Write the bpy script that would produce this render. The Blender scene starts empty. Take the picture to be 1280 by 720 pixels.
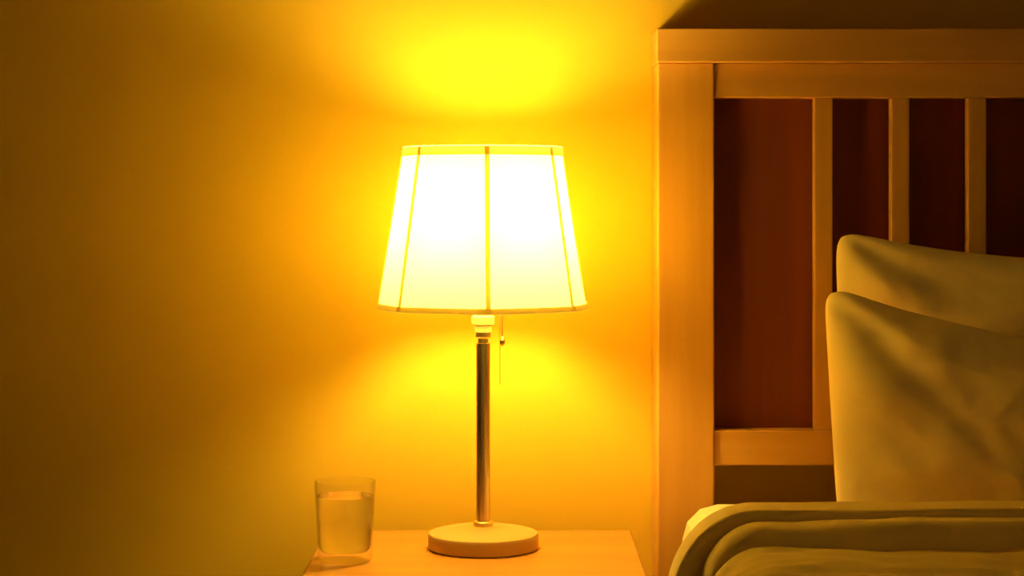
import bpy, bmesh, math
from mathutils import Vector, noise

sc = bpy.context.scene
sc.view_settings.view_transform = 'Standard'
sc.view_settings.look = 'None'
sc.view_settings.exposure = 0.0
ZC = 0.985      # camera height
TT = 0.55       # nightstand top height
WALL = 0.205

# ---------------------------------------------------------------- materials
def new_mat(name):
    m = bpy.data.materials.new(name); m.use_nodes = True
    nt = m.node_tree; b = nt.nodes['Principled BSDF']
    return m, nt, b

def noise_col(nt, b, c1, c2, scale=(4, 4, 4), detail=4, nscale=1.0, bump=0.0, bscale=60, bdist=0.002):
    tc = nt.nodes.new('ShaderNodeTexCoord')
    mp = nt.nodes.new('ShaderNodeMapping'); mp.inputs['Scale'].default_value = scale
    nt.links.new(tc.outputs['Object'], mp.inputs['Vector'])
    n = nt.nodes.new('ShaderNodeTexNoise'); n.inputs['Scale'].default_value = nscale
    n.inputs['Detail'].default_value = detail
    nt.links.new(mp.outputs['Vector'], n.inputs['Vector'])
    r = nt.nodes.new('ShaderNodeValToRGB')
    r.color_ramp.elements[0].position = 0.3; r.color_ramp.elements[1].position = 0.7
    r.color_ramp.elements[0].color = (*c1, 1); r.color_ramp.elements[1].color = (*c2, 1)
    nt.links.new(n.outputs['Fac'], r.inputs['Fac'])
    nt.links.new(r.outputs['Color'], b.inputs['Base Color'])
    if bump > 0:
        n2 = nt.nodes.new('ShaderNodeTexNoise'); n2.inputs['Scale'].default_value = bscale
        n2.inputs['Detail'].default_value = 3
        nt.links.new(tc.outputs['Object'], n2.inputs['Vector'])
        bp = nt.nodes.new('ShaderNodeBump'); bp.inputs['Strength'].default_value = bump
        bp.inputs['Distance'].default_value = bdist
        nt.links.new(n2.outputs['Fac'], bp.inputs['Height'])
        nt.links.new(bp.outputs['Normal'], b.inputs['Normal'])

def simple(name, c1, c2, rough=0.6, metal=0.0, spec=0.3, **k):
    m, nt, b = new_mat(name)
    b.inputs['Roughness'].default_value = rough
    b.inputs['Metallic'].default_value = metal
    b.inputs['Specular IOR Level'].default_value = spec
    noise_col(nt, b, c1, c2, **k)
    return m

M_wall = simple('wall_paint', (0.79, 0.475, 0.034), (0.82, 0.495, 0.038), rough=0.85, spec=0.1, scale=(2, 2, 2), bump=0.15, bscale=90, bdist=0.001)
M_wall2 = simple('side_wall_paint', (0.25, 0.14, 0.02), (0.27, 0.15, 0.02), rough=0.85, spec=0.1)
M_ceil = simple('ceiling_paint', (0.34, 0.25, 0.09), (0.36, 0.27, 0.10), rough=0.9, spec=0.1)
M_floor = simple('floor_wood', (0.10, 0.04, 0.012), (0.16, 0.07, 0.02), rough=0.5, scale=(2, 14, 2))
M_woodV = simple('wood_beech_upright', (0.60, 0.28, 0.045), (0.72, 0.35, 0.06), rough=0.42, scale=(34, 34, 2.2), detail=6)
M_woodH = simple('wood_beech_rail', (0.60, 0.28, 0.045), (0.72, 0.35, 0.06), rough=0.42, scale=(2.2, 34, 34), detail=6)
M_table = simple('nightstand_wood', (0.54, 0.225, 0.036), (0.66, 0.29, 0.048), rough=0.38, scale=(2.5, 30, 30), detail=6)
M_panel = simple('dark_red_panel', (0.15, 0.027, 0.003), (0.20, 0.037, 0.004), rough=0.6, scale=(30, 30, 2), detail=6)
M_base = simple('lamp_base_wood', (0.62, 0.38, 0.12), (0.70, 0.44, 0.15), rough=0.45, scale=(3, 20, 20))
M_sock = simple('lamp_socket_plastic', (0.85, 0.75, 0.5), (0.85, 0.75, 0.5), rough=0.4)
M_pillow = simple('pillow_cotton', (0.98, 0.74, 0.34), (0.99, 0.77, 0.37), rough=0.9, spec=0.1, bump=0.25, bscale=140, bdist=0.001)
M_duvet = simple('duvet_cotton', (0.97, 0.71, 0.25), (0.99, 0.75, 0.28), rough=0.85, spec=0.15, bump=0.25, bscale=120, bdist=0.001)
M_sheet = simple('mattress_fabric', (0.65, 0.52, 0.25), (0.70, 0.56, 0.28), rough=0.9, spec=0.1)
M_chrome = simple('brushed_steel', (0.80, 0.60, 0.32), (0.86, 0.66, 0.36), rough=0.27, metal=1.0, scale=(60, 60, 2))
M_brass = simple('chain_brass', (0.7, 0.5, 0.2), (0.75, 0.55, 0.25), rough=0.3, metal=1.0)

def shade_mat(name, col, tfac):
    m = bpy.data.materials.new(name); m.use_nodes = True
    nt = m.node_tree; nt.nodes.clear()
    o = nt.nodes.new('ShaderNodeOutputMaterial')
    tc = nt.nodes.new('ShaderNodeTexCoord')
    n = nt.nodes.new('ShaderNodeTexNoise'); n.inputs['Scale'].default_value = 40
    nt.links.new(tc.outputs['Object'], n.inputs['Vector'])
    r = nt.nodes.new('ShaderNodeValToRGB')
    r.color_ramp.elements[0].color = (*[c * 0.97 for c in col], 1)
    r.color_ramp.elements[1].color = (*col, 1)
    nt.links.new(n.outputs['Fac'], r.inputs['Fac'])
    d = nt.nodes.new('ShaderNodeBsdfDiffuse'); t = nt.nodes.new('ShaderNodeBsdfTranslucent')
    nt.links.new(r.outputs['Color'], d.inputs['Color']); nt.links.new(r.outputs['Color'], t.inputs['Color'])
    mx = nt.nodes.new('ShaderNodeMixShader'); mx.inputs[0].default_value = tfac
    nt.links.new(d.outputs[0], mx.inputs[1]); nt.links.new(t.outputs[0], mx.inputs[2])
    nt.links.new(mx.outputs[0], o.inputs['Surface'])
    return m
M_shade = shade_mat('lampshade_fabric', (0.95, 0.87, 0.36), 0.58)
M_seam = shade_mat('lampshade_seam', (0.90, 0.70, 0.24), 0.22)
M_rim = shade_mat('lampshade_rim_tape', (0.90, 0.76, 0.34), 0.36)

m = bpy.data.materials.new('bulb_glow'); m.use_nodes = True; nt = m.node_tree; nt.nodes.clear()
o = nt.nodes.new('ShaderNodeOutputMaterial'); e = nt.nodes.new('ShaderNodeEmission')
e.inputs['Color'].default_value = (1.0, 0.715, 0.18, 1); e.inputs['Strength'].default_value = 330
nt.links.new(e.outputs[0], o.inputs['Surface']); M_bulb = m

def clear_mat(name, col, edge, diff, hazecol=(1.0, 0.9, 0.5)):
    m = bpy.data.materials.new(name); m.use_nodes = True
    nt = m.node_tree; nt.nodes.clear()
    o = nt.nodes.new('ShaderNodeOutputMaterial')
    t = nt.nodes.new('ShaderNodeBsdfTransparent'); t.inputs['Color'].default_value = (*col, 1)
    g = nt.nodes.new('ShaderNodeBsdfGlossy'); g.inputs['Roughness'].default_value = 0.06
    d = nt.nodes.new('ShaderNodeBsdfTranslucent'); d.inputs['Color'].default_value = (*hazecol, 1)
    m1 = nt.nodes.new('ShaderNodeMixShader'); m1.inputs[0].default_value = diff
    nt.links.new(t.outputs[0], m1.inputs[1]); nt.links.new(d.outputs[0], m1.inputs[2])
    lw = nt.nodes.new('ShaderNodeLayerWeight'); lw.inputs['Blend'].default_value = 0.5
    pw = nt.nodes.new('ShaderNodeMath'); pw.operation = 'POWER'; pw.inputs[1].default_value = 3.5
    ml = nt.nodes.new('ShaderNodeMath'); ml.operation = 'MULTIPLY_ADD'
    ml.inputs[1].default_value = edge; ml.inputs[2].default_value = 0.035
    nt.links.new(lw.outputs['Facing'], pw.inputs[0]); nt.links.new(pw.outputs[0], ml.inputs[0])
    m2 = nt.nodes.new('ShaderNodeMixShader')
    nt.links.new(ml.outputs[0], m2.inputs[0]); nt.links.new(m1.outputs[0], m2.inputs[1]); nt.links.new(g.outputs[0], m2.inputs[2])
    nt.links.new(m2.outputs[0], o.inputs['Surface'])
    return m
M_glass = clear_mat('clear_glass', (0.99, 0.985, 0.96), 0.85, 0.01)
M_water, nt_, b_ = new_mat('water')
b_.inputs['Base Color'].default_value = (1.0, 0.99, 0.95, 1)
b_.inputs['Transmission Weight'].default_value = 1.0
b_.inputs['IOR'].default_value = 1.31
b_.inputs['Roughness'].default_value = 0.03

# ---------------------------------------------------------------- helpers
def link(ob, parent=None):
    bpy.context.collection.objects.link(ob)
    if parent: ob.parent = parent
    return ob
def empty(name, loc=(0, 0, 0)):
    e = bpy.data.objects.new(name, None); e.empty_display_size = 0.05
    return link(e)
def mesh_ob(name, verts, faces, mat, parent=None, smooth=True):
    me = bpy.data.meshes.new(name); me.from_pydata(verts, [], faces)
    bm = bmesh.new(); bm.from_mesh(me); bmesh.ops.recalc_face_normals(bm, faces=bm.faces)
    bm.to_mesh(me); bm.free()
    me.materials.append(mat)
    for p in me.polygons: p.use_smooth = smooth
    return link(bpy.data.objects.new(name, me), parent)
def box(name, x0, x1, y0, y1, z0, z1, mat, parent=None, bev=0.002):
    v = [(x, y, z) for x in (x0, x1) for y in (y0, y1) for z in (z0, z1)]
    f = [(0, 1, 3, 2), (4, 6, 7, 5), (0, 4, 5, 1), (2, 3, 7, 6), (0, 2, 6, 4), (1, 5, 7, 3)]
    ob = mesh_ob(name, v, f, mat, parent, smooth=False)
    if bev > 0:
        b = ob.modifiers.new('bev', 'BEVEL'); b.width = bev; b.segments = 3; b.limit_method = 'ANGLE'
    return ob
def lathe(name, prof, cx, cy, mat, parent=None, n=64, closed=False, flip=False):
    vs, fs = [], []
    k = len(prof)
    for i in range(n):
        a = 2 * math.pi * i / n
        for r, z in prof: vs.append((cx + r * math.cos(a), cy + r * math.sin(a), z))
    for i in range(n):
        j = (i + 1) % n
        for q in range(k if closed else k - 1):
            q2 = (q + 1) % k
            fs.append((i * k + q, j * k + q, j * k + q2, i * k + q2))
    ob = mesh_ob(name, vs, fs, mat, parent)
    bm = bmesh.new(); bm.from_mesh(ob.data)
    bmesh.ops.remove_doubles(bm, verts=bm.verts, dist=1e-6)
    bmesh.ops.recalc_face_normals(bm, faces=bm.faces); bm.to_mesh(ob.data); bm.free()
    for p in ob.data.polygons: p.use_smooth = True
    em = ob.modifiers.new('es', 'EDGE_SPLIT'); em.split_angle = math.radians(40)
    return ob
def tube(name, pts, r, mat, parent=None, cyclic=False):
    cu = bpy.data.curves.new(name, 'CURVE'); cu.dimensions = '3D'
    sp = cu.splines.new('POLY'); sp.points.add(len(pts) - 1)
    for i, p in enumerate(pts): sp.points[i].co = (*p, 1)
    sp.use_cyclic_u = cyclic
    cu.bevel_depth = r; cu.bevel_resolution = 3; cu.use_fill_caps = True
    cu.materials.append(mat)
    return link(bpy.data.objects.new(name, cu), parent)
def zpx(py, y): return ZC - (py - 250) * (2.3 + y) / 2300
def xpx(px, y): return (px - 640) * (2.3 + y) / 2300

# ---------------------------------------------------------------- room
box('wall_back', -1.6, 2.4, WALL, WALL + 0.1, 0, 2.4, M_wall, bev=0)
box('wall_left', -1.7, -1.6, -3.0, WALL + 0.1, 0, 2.4, M_wall2, bev=0)
box('floor', -1.7, 2.4, -3.0, WALL + 0.1, -0.1, 0, M_floor, bev=0)
box('ceiling', -1.7, 2.4, -3.0, WALL + 0.1, 2.4, 2.5, M_ceil, bev=0)
box('baseboard_back', -1.6, .185, WALL - 0.014, WALL, 0, 0.09, M_ceil, bev=0.003)

# ---------------------------------------------------------------- nightstand
ns = empty('nightstand')
NX0, NX1, NY0, NY1 = -0.245, 0.157, -0.29, 0.125
box('top', NX0, NX1, NY0, NY1, TT - 0.024, TT, M_table, ns, 0.004)
box('side_left', NX0 + 0.015, NX0 + 0.035, NY0 + 0.02, NY1 - 0.005, 0.12, TT - 0.024, M_table, ns)
box('side_right', NX1 - 0.035, NX1 - 0.015, NY0 + 0.02, NY1 - 0.005, 0.12, TT - 0.024, M_table, ns)
box('back_panel', NX0 + 0.035, NX1 - 0.035, NY1 - 0.02, NY1 - 0.008, 0.12, TT - 0.024, M_table, ns)
box('bottom_panel', NX0 + 0.035, NX1 - 0.035, NY0 + 0.02, NY1 - 0.02, 0.12, 0.14, M_table, ns)
for i, (a, b_) in enumerate([(0.335, 0.520), (0.145, 0.328)]):
    box('drawer_front_%d' % (i + 1), NX0 + 0.038, NX1 - 0.038, NY0 + 0.012, NY0 + 0.032, a, b_, M_table, ns, 0.003)
    zc = (a + b_) / 2
    lathe('knob_%d' % (i + 1), [(0, zc - 0.013), (0.009, zc - 0.009), (0.013, zc), (0.009, zc + 0.009), (0, zc + 0.013)], (NX0 + NX1) / 2, NY0 + 0.002, M_chrome, ns, 24)
for i, (x, y) in enumerate([(NX0 + .016, NY0 + .021), (NX1 - .051, NY0 + .021), (NX0 + .016, NY1 - .045), (NX1 - .051, NY1 - .045)]):
    box('leg_%d' % (i + 1), x, x + .035, y, y + .035, 0, 0.121, M_table, ns)

# ---------------------------------------------------------------- table lamp
lamp = empty('table_lamp')
LX, LY = -0.036, 0.0
lathe('base', [(0, TT + .0005), (0.0675, TT + .0005), (0.069, TT + .002), (0.069, TT + .017), (0.0675, TT + .0195), (0.060, TT + .0215), (0.03, TT + .026), (0.012, TT + .028), (0, TT + .028)], LX, LY, M_base, lamp, 96)
lathe('pole_flange', [(0, TT + .027), (0.0125, TT + .027), (0.0125, TT + .033), (0.010, TT + .035), (0, TT + .035)], LX, LY, M_chrome, lamp, 48)
lathe('pole', [(0.0, TT + .034), (0.0088, TT + .034), (0.0088, 0.806), (0, 0.806)], LX, LY, M_chrome, lamp, 48)
lathe('neck', [(0.0, 0.806), (0.0065, 0.806), (0.0065, 0.812), (0.0095, 0.814), (0.0095, 0.822), (0, 0.822)], LX, LY, M_brass, lamp, 48)
lathe('socket', [(0, .820), (.0105, .820), (.0105, .828), (.0145, .830), (.0145, .839), (.012, .841), (.012, .86), (.012, .900), (.011, .912), (0, .912)], LX, LY, M_sock, lamp, 48)
# bulb
bz = 0.978
prof = [(0.0, .908), (0.010, .910), (0.012, .928)]
for i in range(12):
    a = math.radians(-55 + i * 13.1)
    prof.append((0.026 * math.cos(a), bz + 0.038 * math.sin(a)))
prof.append((0.0, bz + .038))
lathe('bulb', prof, LX, LY, M_bulb, lamp, 32)
# shade
ZT, ZB, RT, RB = 1.049, 0.852, 0.102, 0.134
NP = 7; A0 = math.radians(-90 + 3.4)
SEG = 16; NV = 24
vs, fs = [], []
def shade_pt(a, t, extra=0.0):
    r = RB + (RT - RB) * t + extra
    k = ((a - A0) / (2 * math.pi / NP)) % 1.0
    chord = math.cos(math.pi / NP) / math.cos((k - 0.5) * 2 * math.pi / NP)
    w = 0.45 + 0.25 * math.sin(math.pi * t)
    r *= (1 - w) + w * chord
    return (LX + r * math.cos(a), LY + r * math.sin(a), ZB + (ZT - ZB) * t)
N = NP * SEG
for i in range(N):
    a = A0 + 2 * math.pi * i / N
    for j in range(NV + 1): vs.append(shade_pt(a, j / NV))
for i in range(N):
    i2 = (i + 1) % N
    for j in range(NV):
        fs.append((i * (NV + 1) + j, i2 * (NV + 1) + j, i2 * (NV + 1) + j + 1, i * (NV + 1) + j + 1))
mesh_ob('shade', vs, fs, M_shade, lamp)
for s in range(NP):   # seams / ribs
    a = A0 + 2 * math.pi * s / NP
    vs, fs = [], []
    for j in range(NV + 1):
        t = j / NV
        r = RB + (RT - RB) * t
        for k, (da, ex) in enumerate([(-.0029, .0003), (-.0016, .0014), (.0016, .0014), (.0029, .0003)]):
            vs.append((LX + (r + ex) * math.cos(a + da / r), LY + (r + ex) * math.sin(a + da / r), ZB + (ZT - ZB) * t))
    for j in range(NV):
        for k in range(3):
            fs.append((j * 4 + k, j * 4 + k + 1, j * 4 + k + 5, j * 4 + k + 4))
    mesh_ob('seam_%d' % (s + 1), vs, fs, M_seam, lamp)
def ribbon(t0, t1, ex, name, mat):
    vs, fs = [], []
    for i in range(N):
        a = A0 + 2 * math.pi * i / N
        for t in (t0, t1): vs.append(shade_pt(a, t, ex))
    for i in range(N):
        j = (i + 1) % N
        fs.append((2 * i, 2 * j, 2 * j + 1, 2 * i + 1))
    mesh_ob(name, vs, fs, mat, lamp)
ribbon(0.972, 1.012, 0.0012, 'rim_tape_top', M_rim)
ribbon(0.952, 0.972, 0.0008, 'rim_stitch_top', M_seam)
ribbon(-0.012, 0.024, 0.0024, 'rim_tape_bottom', M_seam)
# spider fitting at socket
for s in range(3):
    a = math.radians(30 + 120 * s)
    tube('spider_%d' % (s + 1), [(LX + .011 * math.cos(a), LY + .011 * math.sin(a), .858), (LX + .1305 * math.cos(a), LY + .1305 * math.sin(a), .858)], 0.0010, M_brass, lamp)
# pull chain
tube('chain_arm', [(LX + .010, LY - .004, .845), (LX + .024, LY - .008, .845)], 0.0015, M_brass, lamp)
tube('pull_chain', [(LX + .024, LY - .008, .845), (LX + .024, LY - .008, .812)], 0.0007, M_brass, lamp)
lathe('chain_ball', [(0, .803), (.0022, .8045), (.0036, .808), (.0028, .812), (.0012, .815), (0, .8155)], LX + .024, LY - .008, M_brass, lamp, 20)
tube('chain_tail', [(LX + .021, LY - .006, .845), (LX + .021, LY - .006, .755)], 0.0004, M_brass, lamp)

# ---------------------------------------------------------------- water glass
wg = empty('water_glass'); GX, GY = -0.201, -0.085
z0 = TT + 0.0008
lathe('glass', [(0, z0), (.0305, z0), (.0325, z0 + .002), (.0345, z0 + .05), (.0368, z0 + .0955), (.0362, z0 + .0965), (.0354, z0 + .0955),
                (.0330, z0 + .05), (.0312, z0 + .016), (.028, z0 + .0125), (0, z0 + .012)], GX, GY, M_glass, wg, 96)
lathe('water', [(0, z0 + .0125), (.0279, z0 + .0130), (.0310, z0 + .0165), (.03280, z0 + .05), (.0344, z0 + .0785), (0, z0 + .078)], GX, GY, M_water, wg, 96)

# ---------------------------------------------------------------- bed
bed = empty('bed')
PF = 0.115
BX0, BX1 = xpx(822, PF), 1.86
PB = WALL - 0.002
post_w = xpx(893, PF) - xpx(822, PF)
zt2 = zpx(78, PF - .006); zt3 = zpx(122, PF)
box('headboard_cap', BX0 - .0015, BX1 + .0015, PF - .006, PB, zt2, zpx(35, PF - .006), M_woodH, bed, 0.002)
box('post_left', BX0, BX0 + post_w, PF, PB - .001, 0, zt2, M_woodV, bed, 0.0025)
box('post_right', BX1 - post_w, BX1, PF, PB - .001, 0, zt2, M_woodV, bed, 0.0025)
xa, xb = BX0 + post_w, BX1 - post_w
box('rail_upper', xa, xb, PF + .004, PF + .04, zt3, zt2, M_woodH, bed)
zl0, zl1 = zpx(582, PF + .004), zpx(538, PF + .004)
box('rail_lower', xa, xb, PF + .004, PF + .04, zl0, zl1, M_woodH, bed)
i = 0
sw = xpx(1041, PF + .006) - xpx(1018, PF + .006)
x = xpx(1018, PF + .006); pitch = xpx(1113, PF + .006) - xpx(1017, PF + .006)
while x + sw < xb - .05:
    i += 1
    box('slat_%d' % i, x, x + sw, PF + .006, PF + .024, zl1, zt3, M_woodV, bed, 0.0015)
    x += pitch
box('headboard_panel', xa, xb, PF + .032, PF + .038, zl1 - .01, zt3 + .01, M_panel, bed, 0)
box('rail_bottom', xa, xb, PF + .02, PF + .04, .30, .40, M_woodH, bed)
box('side_rail_left', .222, .252, -1.93, PF, .24, .38, M_woodH, bed)
box('side_rail_right', 1.80, 1.83, -1.93, PF, .24, .38, M_woodH, bed)
box('foot_rail', .222, 1.83, -1.96, -1.93, .24, .42, M_woodH, bed)
box('foot_leg_1', .222, .28, -1.99, -1.93, 0, .42, M_woodV, bed)
box('foot_leg_2', 1.772, 1.83, -1.99, -1.93, 0, .42, M_woodV, bed)
box('slat_base', .252, 1.80, -1.93, .07, .34, .36, M_woodH, bed)
box('mattress', .219, 1.835, -1.92, PF - .006, .381, .594, M_sheet, bed, 0.045)

def fbm(x, y, z, s):
    v = Vector((x * s, y * s, z * s))
    return noise.noise(v) + 0.5 * noise.noise(v * 2.1) + 0.25 * noise.noise(v * 4.3)

# bedding swept along a path over the mattress corner
def path(s, r=0.04, xl=.215, zt=.600, zb=.33, xr=1.83):
    h = (zt - r) - zb; arc = r * math.pi / 2
    if s < h: return (xl, zb + s), (-1, 0), 1.0
    s -= h
    if s < arc:
        a = s / r
        return (xl + r - r * math.cos(a), zt - r + r * math.sin(a)), (-math.cos(a), math.sin(a)), 1 - a / (math.pi / 2)
    s -= arc
    return (xl + r + s, zt), (0, 1), 0.0
def path_len(r=0.04, xl=.215, zt=.600, zb=.33, xr=1.83): return (zt - r - zb) + r * math.pi / 2 + (xr - xl - r)

def bedding(name, section, mat, side_scale=1.0, wr=0.004, seed=0.0, parent=None, zb=.33):
    L = path_len(zb=zb); h = (.600 - .04 - zb); arc = .04 * math.pi / 2
    ss = [h * i / 30 for i in range(30)] + [h + arc * i / 22 for i in range(22)]
    n = 190; ss += [h + arc + (L - h - arc) * (i / n) ** 1.15 for i in range(n + 1)]
    vs, fs = [], []; k = len(section)
    for s in ss:
        (px, pz), (nx, nz), sd = path(s, zb=zb)
        sd2 = sd * sd * (3 - 2 * sd)
        for (y, off) in section:
            o_ = off * (1 + (side_scale - 1) * sd2)
            w = wr * fbm(px + seed, y * 1.0, pz * 1.3, 7.0) + wr * 0.5 * fbm(px * .6 + seed, y * 3, pz, 16.0)
            f = min(1.0, off / 0.02)
            o_ = max(o_ + w * f * (1 + 0.8 * sd2), 0.001)
            yy = y + 0.006 * fbm(px + seed, 0.3, pz, 4.0)
            vs.append((px + nx * o_, yy, pz + nz * o_))
    m_ = len(ss)
    for i in range(m_ - 1):
        for q in range(k):
            q2 = (q + 1) % k
            fs.append((i * k + q, (i + 1) * k + q, (i + 1) * k + q2, i * k + q2))
    fs.append(tuple(range(k))); fs.append(tuple((m_ - 1) * k + q for q in range(k)))
    return mesh_ob(name, vs, fs, mat, parent)

def rounded(y0, y1, o0, o1, r, n=6, sub=10):
    pts = []
    for i in range(n + 1):
        a = math.pi - (math.pi / 2) * i / n
        pts.append((y0 - r - r * math.cos(a), o1 - r + r * math.sin(a)))
    for i in range(1, sub): pts.append((y0 - r + (y1 + r - y0 + r) * i / sub, o1))
    for i in range(n + 1):
        a = (math.pi / 2) * i / n
        pts.append((y1 + r - r * math.sin(a), o1 - r + r * math.cos(a)))
    pts.append((y1 + r * .2, o0)); 
    for i in range(1, 4): pts.append((y1 + (y0 - y1) * i / 4, o0))
    pts.append((y0 - r * .2, o0))
    return pts
dv = empty('duvet')
bedding('folded_hem', rounded(-.335, -.395, .001, .0640, .007), M_duvet, 0.80, 0.0012, 0.0, dv)
bedding('fold_roll', rounded(-.380, -.452, .001, .0560, .026), M_duvet, 0.42, 0.0036, 3.7, dv)
bedding('cover', rounded(-.41, -1.88, .001, .034, .014, sub=160), M_duvet, 0.62, 0.009, 8.1, dv)

# ---------------------------------------------------------------- pillows
def lerp_tab(tab, u):
    for (a, va), (b, vb) in zip(tab, tab[1:]):
        if u <= b:
            t = (u - a) / (b - a); return va + (vb - va) * t
    return tab[-1][1]
def pillow(name, x0b, x0t, x1, zb, top_tab, ybot, ytop, yaw, thick, wr, radw, seed, mat, crease=0.0):
    NU, NVV = 130, 90
    def outline(u, v):
        xl = x0b + (x0t - x0b) * v
        x = xl + (x1 - xl) * u
        zt_ = sum(lerp_tab(top_tab, min(1, max(0, u + d))) for d in (-.03, -.015, 0, .015, .03)) / 5
        z = zb + (zt_ - zb) * v
        x += 0.008 * (abs(2 * v - 1) ** 14) * (1 - u) ** 8
        z -= 0.008 * (1 - u) ** 60 * (v ** 10)
        return x, z
    vs, fs = [], []; idx = {}
    for side in (-1, 1):
        for i in range(NU + 1):
            for j in range(NVV + 1):
                if side == 1 and (i in (0, NU) or j in (0, NVV)):
                    idx[(i, j, side)] = idx[(i, j, -1)]; continue
                u = 0.5 - 0.5 * math.cos(math.pi * i / NU); v = 0.5 - 0.5 * math.cos(math.pi * j / NVV)
                x, z = outline(u, v)
                e = (4 * u * (1 - u)) ** 0.5 * (4 * v * (1 - v)) ** 0.5
                p = e ** 0.9
                y = ybot + (ytop - ybot) * v + yaw * u + side * thick * p
                edge = min(1.0, e * 2.0)
                w = wr * fbm(x + seed, z * 1.2, side * 3.0, 6.0)
                rad = math.atan2(v - 1.05, u + 0.05)
                dist = math.hypot(u * 1.3, v - 1)
                w += radw * math.sin(rad * 9 + seed + 3 * fbm(x, z, seed, 3)) * math.exp(-dist * 2.6)
                w += wr * 0.35 * fbm(x * 1.0 + z * 1.5, z - x, seed, 14.0)
                dline = (u - 0.06) * 0.80 - (0.92 - v) * 0.28
                along = max(0.0, 1 - abs((0.92 - v) - 0.28) / 0.34)
                w -= crease * math.exp(-(dline / 0.028) ** 2) * along
                y += side * w * edge
                idx[(i, j, side)] = len(vs); vs.append((x, y, z))
    for side in (-1, 1):
        for i in range(NU):
            for j in range(NVV):
                fs.append((idx[(i, j, side)], idx[(i+1, j, side)], idx[(i+1, j+1, side)], idx[(i, j+1, side)]))
    return mesh_ob(name, vs, fs, mat)
def P(y, pts): return [(u, zpx(py, y)) for u, py in pts]
pillow('pillow', xpx(1043, -.10), xpx(1036, -.08), 1.08, .599, P(-.10, [(0, 360), (.05, 371), (.12, 388), (.22, 405), (.32, 423), (.45, 434), (.7, 425), (1, 365)]),
       -.125, -.045, -.175, .080, .012, .010, 1.3, M_pillow, 0.010)
pillow('pillow.001', xpx(1052, .04), xpx(1046, .05), 1.12, .599, P(.04, [(0, 288), (.05, 295), (.12, 305), (.22, 315), (.33, 322), (.5, 326), (.75, 318), (1, 285)]),
       .02, .062, -.085, .046, .010, .008, 5.1, M_pillow)

# ---------------------------------------------------------------- world + camera
w = bpy.data.worlds.new('World'); sc.world = w; w.use_nodes = True
bg = w.node_tree.nodes['Background']
bg.inputs['Color'].default_value = (1.0, 0.70, 0.20, 1); bg.inputs['Strength'].default_value = 0.10

cam = bpy.data.cameras.new('camera'); co = bpy.data.objects.new('camera', cam)
link(co); co.location = (0, -2.3, ZC); co.rotation_euler = (math.radians(90), 0, 0)
cam.sensor_width = 36; cam.lens = 2300 / 1280 * 36
cam.shift_y = -(360 - 250) / 1280
sc.camera = co
